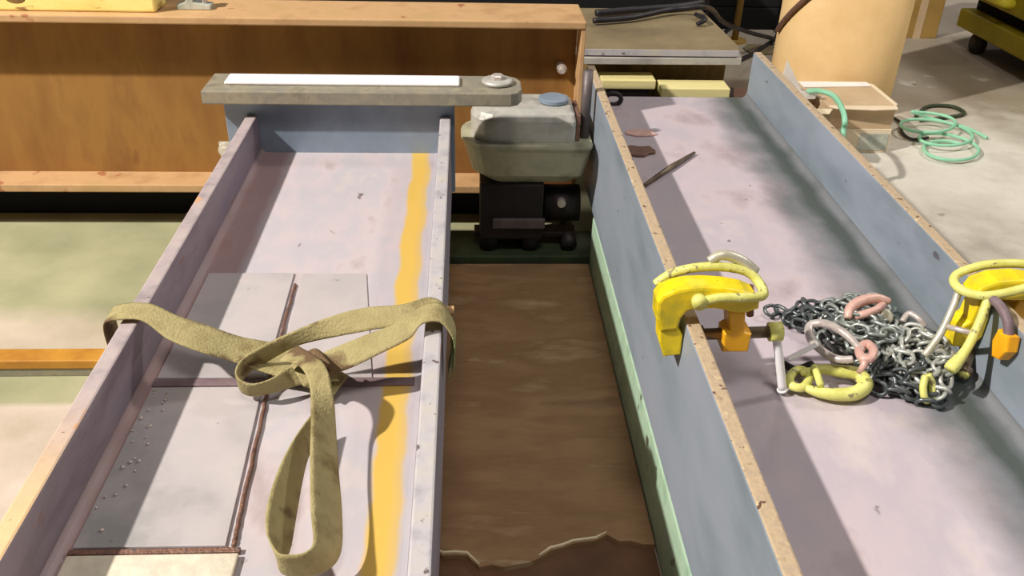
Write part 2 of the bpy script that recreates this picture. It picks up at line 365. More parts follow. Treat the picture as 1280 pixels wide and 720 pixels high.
# greasy board with a ragged near edge
torn = []
pts = [(-.30, 2.16), (.343, 2.16), (.343, 1.135)]
n = 26
for i in range(n+1):
    t = i/n; pts.append((.343-.56*t, 1.115 + .03*math.sin(t*9) + random.uniform(-.012, .012)))
pts.append((-.30, 1.10))
bm = prism(B(), pts, 'z', .0045, .016)
gb = tag(obj('floor_board', bm, m_brown), 'greasy brown board with a ragged near edge on the floor between the beams', 'board')
# lower sheet lies under it, seen past the ragged edge
for a, b in ((4, 11), (15, 24)):
    rim = [Vector((x, y+.006, .0172)) for x, y in pts[3+a:3+b]]
    torn.append(tube(B(), rim, [.0012]+[.0028]*(len(rim)-2)+[.0012], 5))
bm = prism(B(), [(-.30, 1.25), (.343, 1.25), (.343, .62), (-.30, .62)], 'z', .0005, .004)
tag(obj('floor_board', bm, m_under), 'thin dark brown sheet on the floor nearest the camera, past the ragged board edge', 'board')
ob = empty('orange_bar', 'bar with an orange painted top edge lying on the green floor left of the beams', 'bar', (-.56, 1.69, 0))
obj('base', box(B(), -2.1, 0, -.022, .022, 0, .022, .002), m_bar, ob)
obj('orange_cap', box(B(), -2.1, 0, -.025, .025, .0222, .046, .003), m_orange, ob)

# ------------------------------------------------------------------ rusted I beam across the back
rb = empty('rusted_beam', 'long rusted orange-brown beam standing across behind the left beam', 'steel beam', (-1.2, 2.455, .13))
off = (-1.2, 2.455, .13)
X0, X1 = -2.9, .322
def rfl(z0, z1):
    bm = B(); box(bm, X0, X1, 2.38, 2.58, z0, z1, .004); bm.normal_update()
    for f in bm.faces:
        if abs(f.normal.x) < .9: f.material_index = 0
    return bm
child('top_flange', rfl(.617, .638), m_rust_pale, rb, off)
child('bottom_flange', rfl(.13, .155), m_rust_pale, rb, off)
bm = B(); box(bm, X0, X1-.013, 2.474, 2.488, .1553, .6167); child('web', bm, m_rust, rb, off)
bm = B(); box(bm, X1-.0125, X1, 2.383, 2.4735, .156, .6165, .002); child('end_stiffener', bm, m_rust_pale, rb, off)
for t_ in torn: obj('torn_rim', t_, m_cardlt, gb)
bm = B(); box(bm, -2.85, .31, 2.505, 2.575, 0, .1295, .004)  # black solid added to fill the gap under the beam
tag(obj('filler_skid', bm, m_black), 'long black filler skid under the rusted beam', 'skid')
bm = B(); cyl(bm, (.268, 2.44, .49), (.268, 2.4735, .49), .014, 14); cyl(bm, (.268, 2.42, .49), (.268, 2.44, .49), .008, 8)
child('bolt', bm, m_silver, rb, off, label='small shiny bolt')

# yellow lumber piece with stains lying on the rusted beam
lb = empty('lumber', 'pale yellow timber with dark stains lying on top of the rusted beam', 'timber', (-1.3, 2.46, .6385))
bm = B(); box(bm, -1.3, .475, -.045, .055, 0, .10, .005); obj('timber', bm, m_lumber, lb)
for x in (-.72, -.46, -.17, .12, .34):
    bm = B()
    lathe(bm, [(.017, -.0005), (.015, .0006)], (0, 0, 0), 14)
    bmesh.ops.rotate(bm, cent=(0, 0, 0), matrix=Matrix.Rotation(PI/2, 3, 'X'), verts=bm.verts[:])
    bmesh.ops.scale(bm, vec=(1.5, 1, .7), verts=bm.verts[:])
    bmesh.ops.translate(bm, vec=(x, -.0455, .035+random.uniform(-.01, .012)), verts=bm.verts[:]); obj('stain', bm, m_crate, lb)
bk = empty('bracket', 'small pale metal bracket on the rusted beam beside the yellow timber', 'bracket', (-.735, 2.47, .6385))
bm = prism(B(), [(-.045, 0), (.045, 0), (.045, .012), (0, .02), (.012, .07), (-.012, .075), (-.02, .02), (-.045, .012)], 'y', -.02, .02, .002)
obj('body', bm, m_bulb, bk)
bm = B(); cyl(bm, (.025, 0, .012), (.025, 0, .024), .009, 6); obj('bolt', bm, m_silver, bk)

# ------------------------------------------------------------------ iron roller stand between the beams
mc = empty('roller_stand', 'grey cast iron roller stand between the two beams under the rusted beam end', 'machine', (.16, 2.25, .0355))
def stadium(x0, x1, y0, y1, r, rr=None, n=7):
    rr = r if rr is None else rr; p = []
    for cx, cy, t, q in ((x0+r, y0+r, PI, r), (x1-rr, y0+rr, 1.5*PI, rr), (x1-rr, y1-rr, 0, rr), (x0+r, y1-r, .5*PI, r)):
        for i in range(n): a = t+.5*PI*i/(n-1); p.append((cx+q*math.cos(a), cy+q*math.sin(a)))
    return p
def loft(levels):
    bm = B(); rings = [[bm.verts.new((x, y, z)) for x, y in pts] for pts, z in levels]; k = len(rings[0])
    for i in range(len(rings)-1):
        for j in range(k): bm.faces.new((rings[i][j], rings[i][(j+1) % k], rings[i+1][(j+1) % k], rings[i+1][j]))
    bm.faces.new(rings[0][::-1]); bm.faces.new(rings[-1]); return bm
obj('tray', loft([(stadium(-.10, .12, -.05, .09, .04, .02), .215), (stadium(-.150, .155, -.078, .11, .075, .02), .245),
                  (stadium(-.170, .168, -.095, .12, .09, .02), .318), (stadium(-.177, .171, -.100, .12, .095, .02), .330), (stadium(-.177, .171, -.100, .12, .095, .02), .338)]), m_cast, mc)
obj('lid', loft([(stadium(-.150, .126, -.072, .085, .07, .012), .3383), (stadium(-.150, .126, -.072, .085, .07, .012), .395),
                 (stadium(-.142, .122, -.064, .08, .066, .012), .412), (stadium(-.118, .112, -.045, .07, .05, .012), .422)]), m_castlid, mc)
bm = lathe(B(), [(.036, 0), (.040, .003), (.040, .011), (.034, .014)], (.070, .01, .4225), 26); obj('cap', bm, m_bluesteel, mc)
bm = B(); box(bm, .1265, .138, -.06, .06, .3385, .41, .002); obj('side_plate', bm, m_weld, mc)
bm = B(); cyl(bm, (.153, -.03, .3385), (.153, -.03, .52), .013, 18); obj('post', bm, m_mid, mc, True)
bm = B(); box(bm, -.125, .05, -.065, .08, .045, .2145, .006); obj('body', bm, m_dark, mc)
bm = B(); box(bm, -.09, .055, -.078, -.0655, .085, .115, .003); obj('crossbar', bm, m_mid, mc)
bm = B(); cyl(bm, (.055, 0, .13), (.155, 0, .13), .052, 24); obj('motor', bm, m_dark, mc, True)
bm = B(); cyl(bm, (.10, -.062, .155), (.10, -.045, .155), .012, 12); obj('motor_bolt', bm, m_silver, mc)
for x, r in ((-.10, .026), (.02, .024), (.13, .022)):
    bm = B(); cyl(bm, (x, -.05, r), (x, .06, r), r, 20); obj('roller', bm, m_dark, mc, True)
obj('axle_plate', box(B(), -.14, .15, -.02, .03, .03, .0445, .002), m_dark, mc)

# ------------------------------------------------------------------ olive webbing sling
st = empty('webbing_sling', 'olive green webbing sling knotted across the left beam, a loop hanging towards the camera', 'strap', (-.28, 1.1, .42))
offs = (-.28, 1.1, .42)
def pr(a, b, za, zb): return (at(a[0], a[1], za), at(b[0], b[1], zb))
def wv(x, y, z, wd=.046, dz=0): return (Vector((x, y+wd/2, z)), Vector((x, y-wd/2, z+dz)))
A = [wv(-.548, 1.16, .36), wv(-.552, 1.16, .44), wv(-.550, 1.155, .492), wv(-.535, 1.152, .507), wv(-.49, 1.15, .509),
     pr((225, 396), (210, 424), .500, .495), pr((262, 408), (250, 440), .487, .482), pr((300, 421), (285, 450), .470, .464),
     pr((345, 430), (325, 464), .452, .447), pr((395, 446), (378, 480), .437, .432), pr((435, 470), (415, 496), .428, .424)]
child('band', ribbon(B(), A), m_strap, st, offs, True)
Bp = [wv(-.030, 1.13, .41), wv(-.024, 1.13, .45), wv(-.027, 1.14, .490), wv(-.040, 1.150, .5095), wv(-.062, 1.158, .514),
      pr((502, 381), (510, 404), .520, .512), pr((456, 385), (466, 412), .520, .505), pr((409, 397), (420, 421), .512, .490), pr((365, 415), (372, 432), .500, .475),
      pr((327, 433), (334, 452), .482, .452), pr((302, 450), (309, 468), .470, .438), pr((295, 468), (300, 486), .462, .428), pr((312, 480), (315, 495), .452, .422),
      pr((338, 474), (344, 490), .452, .422), pr((362, 458), (372, 482), .458, .428), pr((390, 448), (398, 478), .466, .44), pr((415, 450), (424, 476), .462, .44)]
child('band', ribbon(B(), Bp), m_strap, st, offs, True)
Dp = [wv(-.022, 1.118, .43), wv(-.0205, 1.115, .46), wv(-.021, 1.115, .494), wv(-.040, 1.128, .519, .052), wv(-.068, 1.122, .521, .052),
      pr((500, 402), (512, 423), .515, .503), pr((465, 416), (477, 441), .500, .487), pr((430, 430), (442, 458), .486, .470), pr((397, 444), (411, 470), .474, .458), pr((365, 458), (380, 484), .46, .445)]
child('band', ribbon(B(), Dp), m_strap, st, offs, True)
Cp = [pr((348, 452), (372, 432), .478, .492), pr((372, 456), (405, 455), .496, .500), pr((386, 478), (416, 492), .492, .480), pr((389, 515), (419, 526), .482, .455), pr((388, 578), (422, 580), .478, .445),
      pr((389, 636), (427, 642), .476, .440), pr((392, 676), (425, 692), .474, .432), pr((383, 690), (404, 715), .474, .428), pr((364, 694), (370, 721), .474, .426), pr((346, 690), (350, 712), .474, .428),
      pr((333, 662), (362, 688), .474, .430), pr((336, 625), (370, 645), .472, .430), pr((350, 583), (378, 600), .468, .428), pr((368, 548), (386, 570), .462, .424), pr((388, 520), (402, 545), .452, .42)]
child('band', ribbon(B(), Cp), m_strap, st, offs, True)
bm = ribbon(B(), [pr((352, 470), (392, 487), .432, .424), pr((372, 448), (402, 470), .462, .455), pr((392, 436), (412, 455), .486, .482), pr((404, 442), (412, 465), .47, .46)])
child('knot_turn', bm, m_strap, st, offs, True)

# ------------------------------------------------------------------ clamps
def jaw_prof(): pass
def make_clamp(name, label, loc, rz, sc=1.0):
    """arch over the flange, two jaws, screw with T handle. origin: on the flange edge, z = flange top"""
    t = empty(name, label, 'clamp', loc, rz)
    return t
# left clamp (flange x .3385-.3625, top .500)
cl = make_clamp('beam_clamp', 'yellow clamp gripping the left flange of the wide beam, screw pointing to the chains', (.3505, 1.14, .5), 0)
pts = [(-.062, .042), (-.055, .054), (-.038, .063), (-.015, .068), (.010, .069), (.040, .067), (.070, .061), (.088, .053), (.096, .044), (.097, .030), (.078, .022),
       (.060, .022), (.045, .027), (.028, .030), (.002, .030), (-.014, .025), (-.022, .012), (-.024, -.008), (-.052, -.012), (-.060, .010)]
obj('arch', prism(B(), pts, 'y', -.021, .021, .005), m_yellow, cl)
obj('jaw', prism(B(), [(-.052, -.0125), (-.024, -.0085), (-.014, -.022), (-.0135, -.058), (-.040, -.062), (-.050, -.034)], 'y', -.017, .019, .003), m_yellow, cl)
obj('jaw', prism(B(), [(.050, .0260), (.078, .0225), (.082, -.014), (.094, -.018), (.094, -.052), (.052, -.052), (.050, -.018), (.058, -.012)], 'y', -.019, .019, .003), m_yorange, cl)
bm = B(); tube(bm, [(.0125, 0, -.030), (.021, 0, -.030), (.022, 0, -.030), (.130, 0, -.026)], [.015, .015, .0095, .0095], 16)
obj('screw', bm, m_screw, cl, True)
bm = B(); cyl(bm, (.128, 0, -.026), (.148, 0, -.025), .0155, 18); obj('screw_head', bm, m_paleyel, cl, True)
bm = B(); tube(bm, smoothpath([(.140, 0, -.030), (.149, -.004, -.062), (.1585, -.008, -.100), (.166, -.012, -.132)], 3), .0072, 12)
tube(bm, [(.1655, -.012, -.131), (.1668, -.012, -.1345)], .0088, 12); obj('handle_rod', bm, m_white, cl, True)
# bail resting over the arch
bm = tube(B(), smoothpath([(-.056, .0295, .045), (-.036, .030, .062), (.0, .030, .074), (.045, .030, .076), (.085, .029, .068), (.103, .015, .055), (.102, -.012, .050), (.070, -.025, .054), (.030, -.027, .055), (.0, -.026, .046)], 6), .0075, 10)
obj('bail', bm, m_paleyel, cl, True)
bm = tube(B(), smoothpath([(.025, .036, .082), (.045, .038, .093), (.075, .036, .084), (.100, .032, .066)], 6), .0085, 10); obj('lever', bm, m_palegal, cl, True)
bm = tube(B(), [(.088, .012, .052), (.097, .012, -.002)], .006, 10); obj('link_rod', bm, m_weld, cl, True)
bm = B(); cyl(bm, (.0, -.0215, .048), (.0, -.034, .048), .012, 18); obj('pivot_pin', bm, m_paleyel, cl, True)

# right clamp
cr = make_clamp('beam_clamp', 'bright yellow clamp on the right flange of the wide beam, long handle over the chains', (.874, 1.2, .5), 0)
pts = [(-.055, .008), (-.045, .030), (-.02, .042), (.02, .045), (.055, .040), (.075, .022), (.078, .002), (.052, .004), (.030, .006), (-.020, .006), (-.030, .006)]
obj('arch', prism(B(), pts, 'y', -.022, .022, .005), m_yellow, cr)
obj('jaw', prism(B(), [(-.040, .0075), (-.020, .0055), (-.014, -.030), (-.0135, -.066), (-.030, -.088), (-.060, -.084), (-.058, -.046), (-.044, -.034)], 'y', -.022, .020, .004), m_yellow, cr)
obj('jaw', prism(B(), [(.030, .0055), (.052, .0035), (.050, -.035), (.052, -.076), (.020, -.084), (.016, -.040)], 'y', -.018, .018, .004), m_yorange, cr)
obj('side_arm', tube(B(), smoothpath([(-.034, -.0225, .018), (-.030, -.055, .020), (-.027, -.085, .006), (-.026, -.098, -.020)], 5), .008, 10), m_shadow_arm, cr, True)
obj('pad', prism(B(), [(-.108, -.006), (-.078, -.010), (-.074, -.035), (-.086, -.058), (-.104, -.052), (-.114, -.030)], 'x', -.036, -.014, .004), m_yorange, cr)
bm = B(); tube(bm, [(-.013, -.004, -.10), (-.034, -.035, -.118), (-.035, -.0365, -.119), (-.040, -.045, -.124)], [.008, .008, .0125, .0125], 14)
obj('screw', bm, m_screw, cr, True)
bm = B(); tube(bm, [(-.0402, -.0455, -.1242), (-.043, -.050, -.127)], [.010, .007], 14); obj('screw_head', bm, m_paleyel, cr, True)
bm = tube(B(), smoothpath([(-.060, .030, .026), (-.072, .012, .022), (-.068, -.012, .020), (-.045, -.030, .022), (-.01, -.034, .030), (.04, -.034, .045), (.08, -.030, .04), (.086, 0, .04), (.06, .030, .045), (.0, .034, .044), (-.035, .034, .036)], 5, True), .0075, 10, True)
obj('bail', bm, m_paleyel, cr, True)
bm = tube(B(), smoothpath([(-.034, -.030, .022), (-.050, -.052, -.012), (-.072, -.075, -.050), (-.102, -.095, -.078)], 6), [.0075]*13+[.008, .009, .010, .011, .0115, .010], 12)
obj('handle', bm, m_paleyel, cr, True)
bm = tube(B(), smoothpath([(-.060, .010, .018), (-.078, -.015, -.015), (-.098, -.035, -.052), (-.122, -.050, -.082)], 6), .006, 10)
obj('handle', bm, m_palegal, cr, True)
bm = tube(B(), [(-.088, -.028, -.038), (-.060, -.062, -.03)], .005, 8); obj('link_rod', bm, m_silver, cr, True)

# ------------------------------------------------------------------ heap of chains
def link_bm(L=.030, W=.021, r=.0036):
    p = []
    s = (L-W)/2
    for i in range(9): a = -.5*PI+PI*i/8; p.append((s+W/2*math.cos(a)-0, W/2*math.sin(a), 0))
    for i in range(9): a = .5*PI+PI*i/8; p.append((-s+W/2*math.cos(a), W/2*math.sin(a), 0))
    return tube(B(), p, r, 6, True)
link_meshes = []
for m in (m_chain, m_chainlt, m_chaindk):
    o = obj('chain_link', link_bm(), m, None, True); link_meshes.append(o.data); bpy.data.objects.remove(o)
def inside(p):
    c = Vector((.695, 1.235)); a = Vector((p.x-c.x, p.y-c.y)); return (a.x/.135)**2+(a.y/.125)**2 < 1
def chain(label, pts, start_z, mesh):
    path = smoothpath(pts, 20)
    root = empty('chain', label, 'chain', tuple(Vector(pts[0]).xy) + (.357,), 0)
    off = Vector(root.location)
    k = 0; acc = 0; last = path[0]
    for i in range(1, len(path)):
        acc += (path[i]-path[i-1]).length
        if acc >= .0225:
            acc = 0
            d = (path[i]-path[i-1]).normalized()
            o = bpy.data.objects.new('chain_link', mesh); C.objects.link(o); o.parent = root
            u, v = frame(d)
            ang = (k % 2)*PI/2 + random.uniform(-.5, .5) + PI/4
            yv = u*math.cos(ang)+v*math.sin(ang); zv = d.cross(yv)
            R = Matrix((d, yv, zv)).transposed().to_4x4(); R.translation = path[i]-off
            o.matrix_local = R; k += 1
    return root
def wander(n, c, rx, ry, z0, z1, seed):
    rnd = random.Random(seed); out = []; a = rnd.random()*6
    for i in range(n):
        a += rnd.uniform(1.2, 2.9); q = rnd.uniform(.35, 1.0)
        x, y = c[0]+rx*q*math.cos(a), c[1]+ry*q*math.sin(a)
        h = max(0, 1-q*q*.9)
        out.append((x, y, z0+(z1-z0)*h*rnd.uniform(.6, 1)))
    return out
ZW = .357+.0125
chain('dark steel chain spreading left from the heap to the screw of the left clamp',
      [(.552, 1.345, ZW), (.565, 1.36, ZW+.002), (.585, 1.365, ZW), (.605, 1.34, ZW), (.64, 1.385, ZW+.004)] + wander(9, (.665, 1.32), .085, .07, ZW, ZW+.02, 3), 0, link_meshes[2])
chain('grey steel chain in the far middle of the heap under the pink hook', wander(15, (.725, 1.33), .085, .06, ZW, ZW+.045, 11), 0, link_meshes[0])
chain('steel chain coiled in the centre of the heap', wander(17, (.70, 1.245), .095, .075, ZW, ZW+.055, 5), 0, link_meshes[0])
chain('paler steel chain piled near the handle of the right clamp', wander(17, (.765, 1.185), .072, .085, ZW, ZW+.06, 8), 0, link_meshes[1])
chain('dark steel chain lying at the near edge of the heap', wander(14, (.735, 1.15), .075, .05, ZW, ZW+.035, 21) + [(.735, 1.10, ZW), (.75, 1.088, ZW), (.77, 1.095, ZW)], 0, link_meshes[2])
chain('dark steel chain trailing along the right side of the heap by the flange', wander(10, (.80, 1.23), .035, .09, ZW, ZW+.03, 31), 0, link_meshes[2])

def hook(name, label, cat, pts, r, m, parts=(), closed=False):
    root = empty(name, label, cat, tuple(Vector(pts[0])))
    off = Vector(pts[0])
    p = smoothpath(pts, 6, closed)
    rr = r if not isinstance(r, (list, tuple)) else [r[0]+(r[1]-r[0])*math.sin(PI*i/(len(p)-1)) for i in range(len(p))]
    child('body', tube(B(), p, rr, 12, closed), m, root, off, True)
    for nm, bmx, mm in parts: child(nm, bmx, mm, root, off, True)
    return root
# yellow hook at the near left of the heap
zp = .375
hk = [at(x, y, z) for x, y, z in ((1000, 468, zp), (1025, 462, zp+.008), (1050, 464, zp+.008), (1072, 468, zp+.004), (1082, 480, zp), (1070, 491, zp), (1045, 493, zp), (1022, 490, zp), (1006, 484, zp))]
ep = [at(x, y, z) for x, y, z in ((988, 470, zp), (1000, 462, zp), (1012, 470, zp), (1004, 484, zp), (990, 482, zp))]
ly = [at(x, y, z) for x, y, z in ((1018, 458, zp+.02), (1022, 470, zp+.018), (1026, 482, zp+.014))]
hook('chain_hook', 'pale yellow chain hook at the near left edge of the chain heap', 'hook', hk, (.006, .0125), m_paleyel,
     [('eye', tube(B(), smoothpath(ep, 5, True), .0075, 10, True), m_paleyel), ('latch', tube(B(), ly, .006, 8), m_paleyel)])
# pink hook at the top of the heap
hk = [at(x, y, z) for x, y, z in ((1060, 398, .415), (1063, 385, .425), (1078, 376, .43), (1096, 373, .43), (1112, 377, .425))]
h2 = [at(x, y, z) for x, y, z in ((1066, 396, .41), (1080, 393, .42), (1096, 387, .422), (1104, 380, .42))]
hook('chain_hook', 'pink rusty chain hook on the far top of the chain heap', 'hook', hk, (.006, .010), m_pink,
     [('prong', tube(B(), smoothpath(h2, 5), .0075, 10), m_pink)])
# round pale disc beside it
root = empty('round_tag', 'round pale disc on the chains beside the pink hook', 'disc', tuple(at(1106, 396, .405)))
bm = lathe(B(), [(.013, -.003), (.015, -.001), (.015, .001), (.013, .003)], (0, 0, 0), 20)
bmesh.ops.rotate(bm, cent=(0, 0, 0), matrix=Matrix.Rotation(.9, 3, 'X'), verts=bm.verts[:]); obj('disc', bm, m_palegal, root, True)
# large open ring with pink eye
hk = [at(x, y, z) for x, y, z in ((1078, 440, .425), (1062, 422, .43), (1045, 410, .43), (1028, 404, .42), (1012, 408, .41), (1014, 425, .405), (1030, 440, .405), (1048, 449, .41), (1066, 449, .415))]
eye = [at(x, y, z) for x, y, z in ((1074, 436, .425), (1084, 430, .43), (1092, 438, .43), (1088, 448, .428), (1078, 448, .425))]
tip = [at(x, y, z) for x, y, z in ((1082, 445, .428), (1080, 457, .42), (1073, 466, .405))]
hook('shackle', 'long bright steel shackle with a pink end lying on the chain heap', 'shackle', hk, (.006, .0075), m_silver,
     [('eye', tube(B(), smoothpath(eye, 5, True), .0075, 10, True), m_pink), ('tip', tube(B(), tip, [.008, .006, .004], 10), m_pink)])
# rod with grip
a, b = at(986, 448, .395), at(1022, 430, .425)
rd = empty('steel_rod', 'short pale square rod leaning on the left of the chain heap', 'rod', tuple(a))
child('rod', tube(B(), [a, b], .0055, 4), m_white, rd, a)
child('grip', tube(B(), smoothpath([at(980, 455, .370), at(995, 462, .370), at(1015, 455, .372)], 4), .0065, 8), m_dark, rd, a, True)
# twist of bright links at the right
hk = [at(x, y, z) for x, y, z in ((1128, 402, .40), (1136, 392, .41), (1148, 398, .41), (1156, 408, .40))]
hook('shackle', 'small bright bow shackle at the far right of the chain heap', 'shackle', hk, .0055, m_silver,
     [('pin', tube(B(), [at(1124, 408, .395), at(1140, 418, .39)], .005, 8), m_chainlt)])
hk = [at(x, y, z) for x, y, z in ((1157, 470, .405), (1154, 485, .39), (1157, 500, .372), (1164, 496, .372), (1165, 480, .39), (1160, 468, .405))]
hook('chain_hook', 'small narrow yellow hook hanging at the near right of the chain heap', 'hook', hk, .006, m_paleyel)

# odd things in the far part of the wide beam
bm = tube(B(), [at(806, 231, .366), at(838, 209, .366), at(868, 191, .364)], [.0045, .007, .004], 8)
tag(obj('thin_rod', bm, m_screw, None, True), 'thin brown metal rod lying in the far part of the wide beam', 'rod')
def loc_nut(px, py, r, lab):
    p = at(px, py, .357+r)
    root = empty('hex_nut', lab, 'nut', tuple(p))
    bm = B(); n = 6
    ring = smoothpath([(r*1.4*math.cos(a), 0, r*math.sin(a)) for a in [2*PI*i/8 for i in range(8)]], 2, True)
    tube(bm, ring, r*.42, 6, True)
    obj('nut', bm, m_dark, root, True)
loc_nut(766, 124, .018, 'black ring fitting at the far left of the wide beam web')
for k, (px, py, rx, ry) in enumerate(((800, 166, .05, .03), (797, 190, .055, .035))):
    p = at(px, py, .358); bm = B(); pts = []
    for i in range(14):
        a = 2*PI*i/14; q = random.uniform(.7, 1.1); pts.append((p.x+rx*q*math.cos(a), p.y+ry*q*math.sin(a)))
    prism(bm, pts, 'z', .3574, .361+k*.003, .0008)
    tag(obj('scrap_piece', bm, m_weld if k else m_pink), ('dark brown scrap lying nearer in the wide beam by its left flange', 'pinkish brown scrap lying far in the wide beam by its left flange')[1-k if False else (0 if k else 1)], 'scrap')

# ------------------------------------------------------------------ stock beyond the wide beam
cr8 = empty('crate', 'brown wooden crate carrying the stacked steel plates', 'crate', (.64, 3.06, 0))
for i in range(4):
    bm = B(); box(bm, -.235, .235, -.16, -.145, .015+i*.095, .10+i*.095, .003); obj('slat', bm, m_crate, cr8)
for x in (-.23, 0, .21):
    bm = B(); box(bm, x, x+.03, -.144, .22, 0, .40, .003); obj('post', bm, m_crate, cr8)
for z, hw, lab, m in ((.4005, .262, 'lower grey steel plate resting on the brown crate', m_plate), (.4265, .25, 'upper steel plate of the stack on the crate, cables lying on it', m_platetop)):
    bm = B(); x1 = .64+hw-.012
    prism(bm, [(.36, 2.78+(.01 if z > .42 else 0)), (x1, 2.79), (x1+.012, 2.84), (x1-.002, 3.32), (.36, 3.32)], 'z', z, z+.022, .002)
    bm.normal_update()
    for f in bm.faces:
        if f.normal.y < -.5: f.material_index = 1
    tag(obj('steel_plate', bm, [m, m_plate if z < .42 else m_edge_w]), lab, 'steel plate')
for i, (x0, x1, y0, y1, z) in enumerate(((.435, .612, 2.76, 2.85, .356), (.622, .845, 2.71, 2.80, .347))):
    bm = B(); box(bm, x0, x1, y0, y1, z-.03, z, .003)
    tag(obj('plank', bm, m_plank), ('short pale plank past the beam end, the left one of two', 'short pale plank past the beam end, the right one of two')[i], 'plank')
    bm = B(); box(bm, x0+.02, x1-.02, y0+.01, y1-.01, 0, z-.0305, .003)
    tag(obj('timber_block', bm, m_dark), ('dark block under the left pale plank', 'dark block under the right pale plank')[i], 'block')
pr_ = empty('scrap_profile', 'rusty brown steel angle lying behind the wide beam end, left of the drum', 'steel angle', (.965, 2.93, 0), -.25)
bm = B(); box(bm, -.03, .06, -.2, .2, .20, .212, .001); obj('leg_plate', bm, m_weld, pr_)
bm = B(); box(bm, -.042, -.0305, -.2, .2, .15, .212, .001); obj('side_leg', bm, m_dark, pr_)
bm = B(); box(bm, -.03, .05, -.18, .18, 0, .1995, .002); obj('filler', bm, m_dark, pr_)

# black stacks made up to keep the space behind the rusted beam dark
bs = empty('dark_backdrop_stack', 'tall made-up stack of black sheets keeping the space behind the rusted beam dark', 'stack', (-.55, 4.25, 0))
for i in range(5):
    bm = B(); j = random.uniform(-.02, .02); box(bm, -2.2+j, 1.50+j, -.72, .9, .13*i, .13*i+.127, .006); obj('sheet', bm, m_black, bs)  # sheets of the made-up dark backdrop
bs = empty('dark_backdrop_stack', 'low made-up stack of black sheets darkening the space behind the crate and steel plates', 'stack', (1.45, 5.1, 0))
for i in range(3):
    bm = B(); j = random.uniform(-.02, .02); box(bm, -.36+j, .62+j, -.35, 1.6, .12*i, .12*i+.117, .006); obj('sheet', bm, m_black, bs)  # sheets of the low made-up dark backdrop
# cables across the plates and down to the floor
def cable(label, pts, r=.010, m=None, name='cable', cat='cable'):
    tag(obj(name, tube(B(), smoothpath(pts, 8), r, 8), m or m_cable, None, True), label, cat)
cable('black cable running over the steel plates and down beside the drum', [at(742, 26, .465), at(790, 22, .465), at(840, 12, .47), at(885, 10, .47), at(905, 28, .30), at(935, 40, .15), at(975, 52, .012), at(985, 70, .012)])
cable('second black cable draped on the far edge of the steel plates', [at(745, 16, .465), at(800, 12, .466), at(850, 8, .468), at(878, 3, .47)], .012)
cable('dark cable looping on the floor left of the drum', [at(925, 75, .012), at(950, 62, .012), at(975, 40, .012), at(950, 28, .012), at(915, 34, .012), at(900, 50, .012)], .011)
cable('brown hooked cable end on top of the steel plates', [at(870, 18, .46), at(882, 24, .47), at(872, 30, .46)], .008)
root = empty('thin_post', 'thin yellow-brown post behind the steel plates, left of the drum', 'post', tuple(at(918, 52, 0)))
bm = B(); cyl(bm, (0, 0, .012), (0, 0, .9), .017, 12); obj('pole', bm, m_tan, root, True)
bm = lathe(B(), [(.06, 0), (.06, .012)], (0, 0, 0), 20); obj('base', bm, m_tan, root)
for px, py, s, lab in ((950, 26, .16, 'dull pale scrap sheet on the floor farther left of the drum'), (955, 62, .11, 'dull pale scrap sheet on the floor just behind the wide beam end')):
    p = at(px, py, .004); pts = [(p.x+s*random.uniform(.8, 1.1)*math.cos(a), p.y+.9*s*random.uniform(.8, 1.1)*math.sin(a)) for a in [2*PI*i/9 for i in range(9)]]
    tag(obj('scrap_sheet', prism(B(), pts, 'z', .0008, .006), m_platetop), lab, 'scrap')

# ------------------------------------------------------------------ fibre drum, boxes, paper, hoses
dr = empty('fibre_drum', 'large tan fibre drum standing behind the wide beam on the right', 'drum', (1.545, 3.60, 0))
R_ = .252
obj('shell', lathe(B(), [(R_-.004, 0), (R_, .004), (R_, .05), (R_, .84)], (0, 0, 0), 64), m_drum, dr, True)
bm = lathe(B(), [(R_+.003, .8405), (R_+.005, .845), (R_+.005, .89), (R_-.004, .895)], (0, 0, 0), 64); obj('lid', bm, m_tan, dr, True)
# cable hung around the drum
pts = []
for i in range(25):
    a = math.radians(178+i*3.6); t = i/24
    pts.append((1.545+(R_+.012)*math.cos(a), 3.60+(R_+.012)*math.sin(a), .30+.42*t))
cable('brown cable leaning round the upper left of the fibre drum', pts, .010, m_weld)

def open_box(label, x0, x1, y0, y1, h, z0=0, mm=None, rz=0):
    cx, cy = (x0+x1)/2, (y0+y1)/2
    b = empty('cardboard_box', label, 'box', (cx, cy, z0), rz)
    mm = mm or m_card; a, c = (x1-x0)/2, (y1-y0)/2
    for nm, q in (('side', (-a, a, -c, -c+.005)), ('side', (-a, a, c-.005, c)), ('side', (-a, -a+.005, -c+.0052, c-.0052)), ('side', (a-.005, a, -c+.0052, c-.0052))):
        bm = B(); box(bm, q[0], q[1], q[2], q[3], 0, h, .0008); obj(nm, bm, mm, b)
    bm = B(); box(bm, -a+.0052, a-.0052, -c+.0052, c-.0052, 0, .004); obj('bottom', bm, mm, b)
    return b, a, c
b1, a, c = open_box('lower cardboard box by the drum base, grey-white front', 1.30, 1.575, 3.03, 3.30, .088, 0, m_cardlt)
obj('top', box(B(), -a, a, -c, c, .0882, .0925, .001), m_cardlt, b1)
obj('front_sheet', box(B(), .02, .13, -c-.003, -c-.0004, .01, .075, .0005), m_bulb, b1)
b2, a, c = open_box('upper open cardboard box by the drum base with bent flaps', 1.27, 1.572, 3.035, 3.30, .085, .093, m_card)
obj('flap', prism(B(), [(-a, -c-.001), (a, -c-.001), (a-.01, -c-.035), (.05, -c-.045), (-a+.04, -c-.030)], 'z', .0855, .0885, .0008), m_cardlt, b2)
obj('top', box(B(), -a, a, -c, c, .0852, .0882, .0008), m_card, b2)
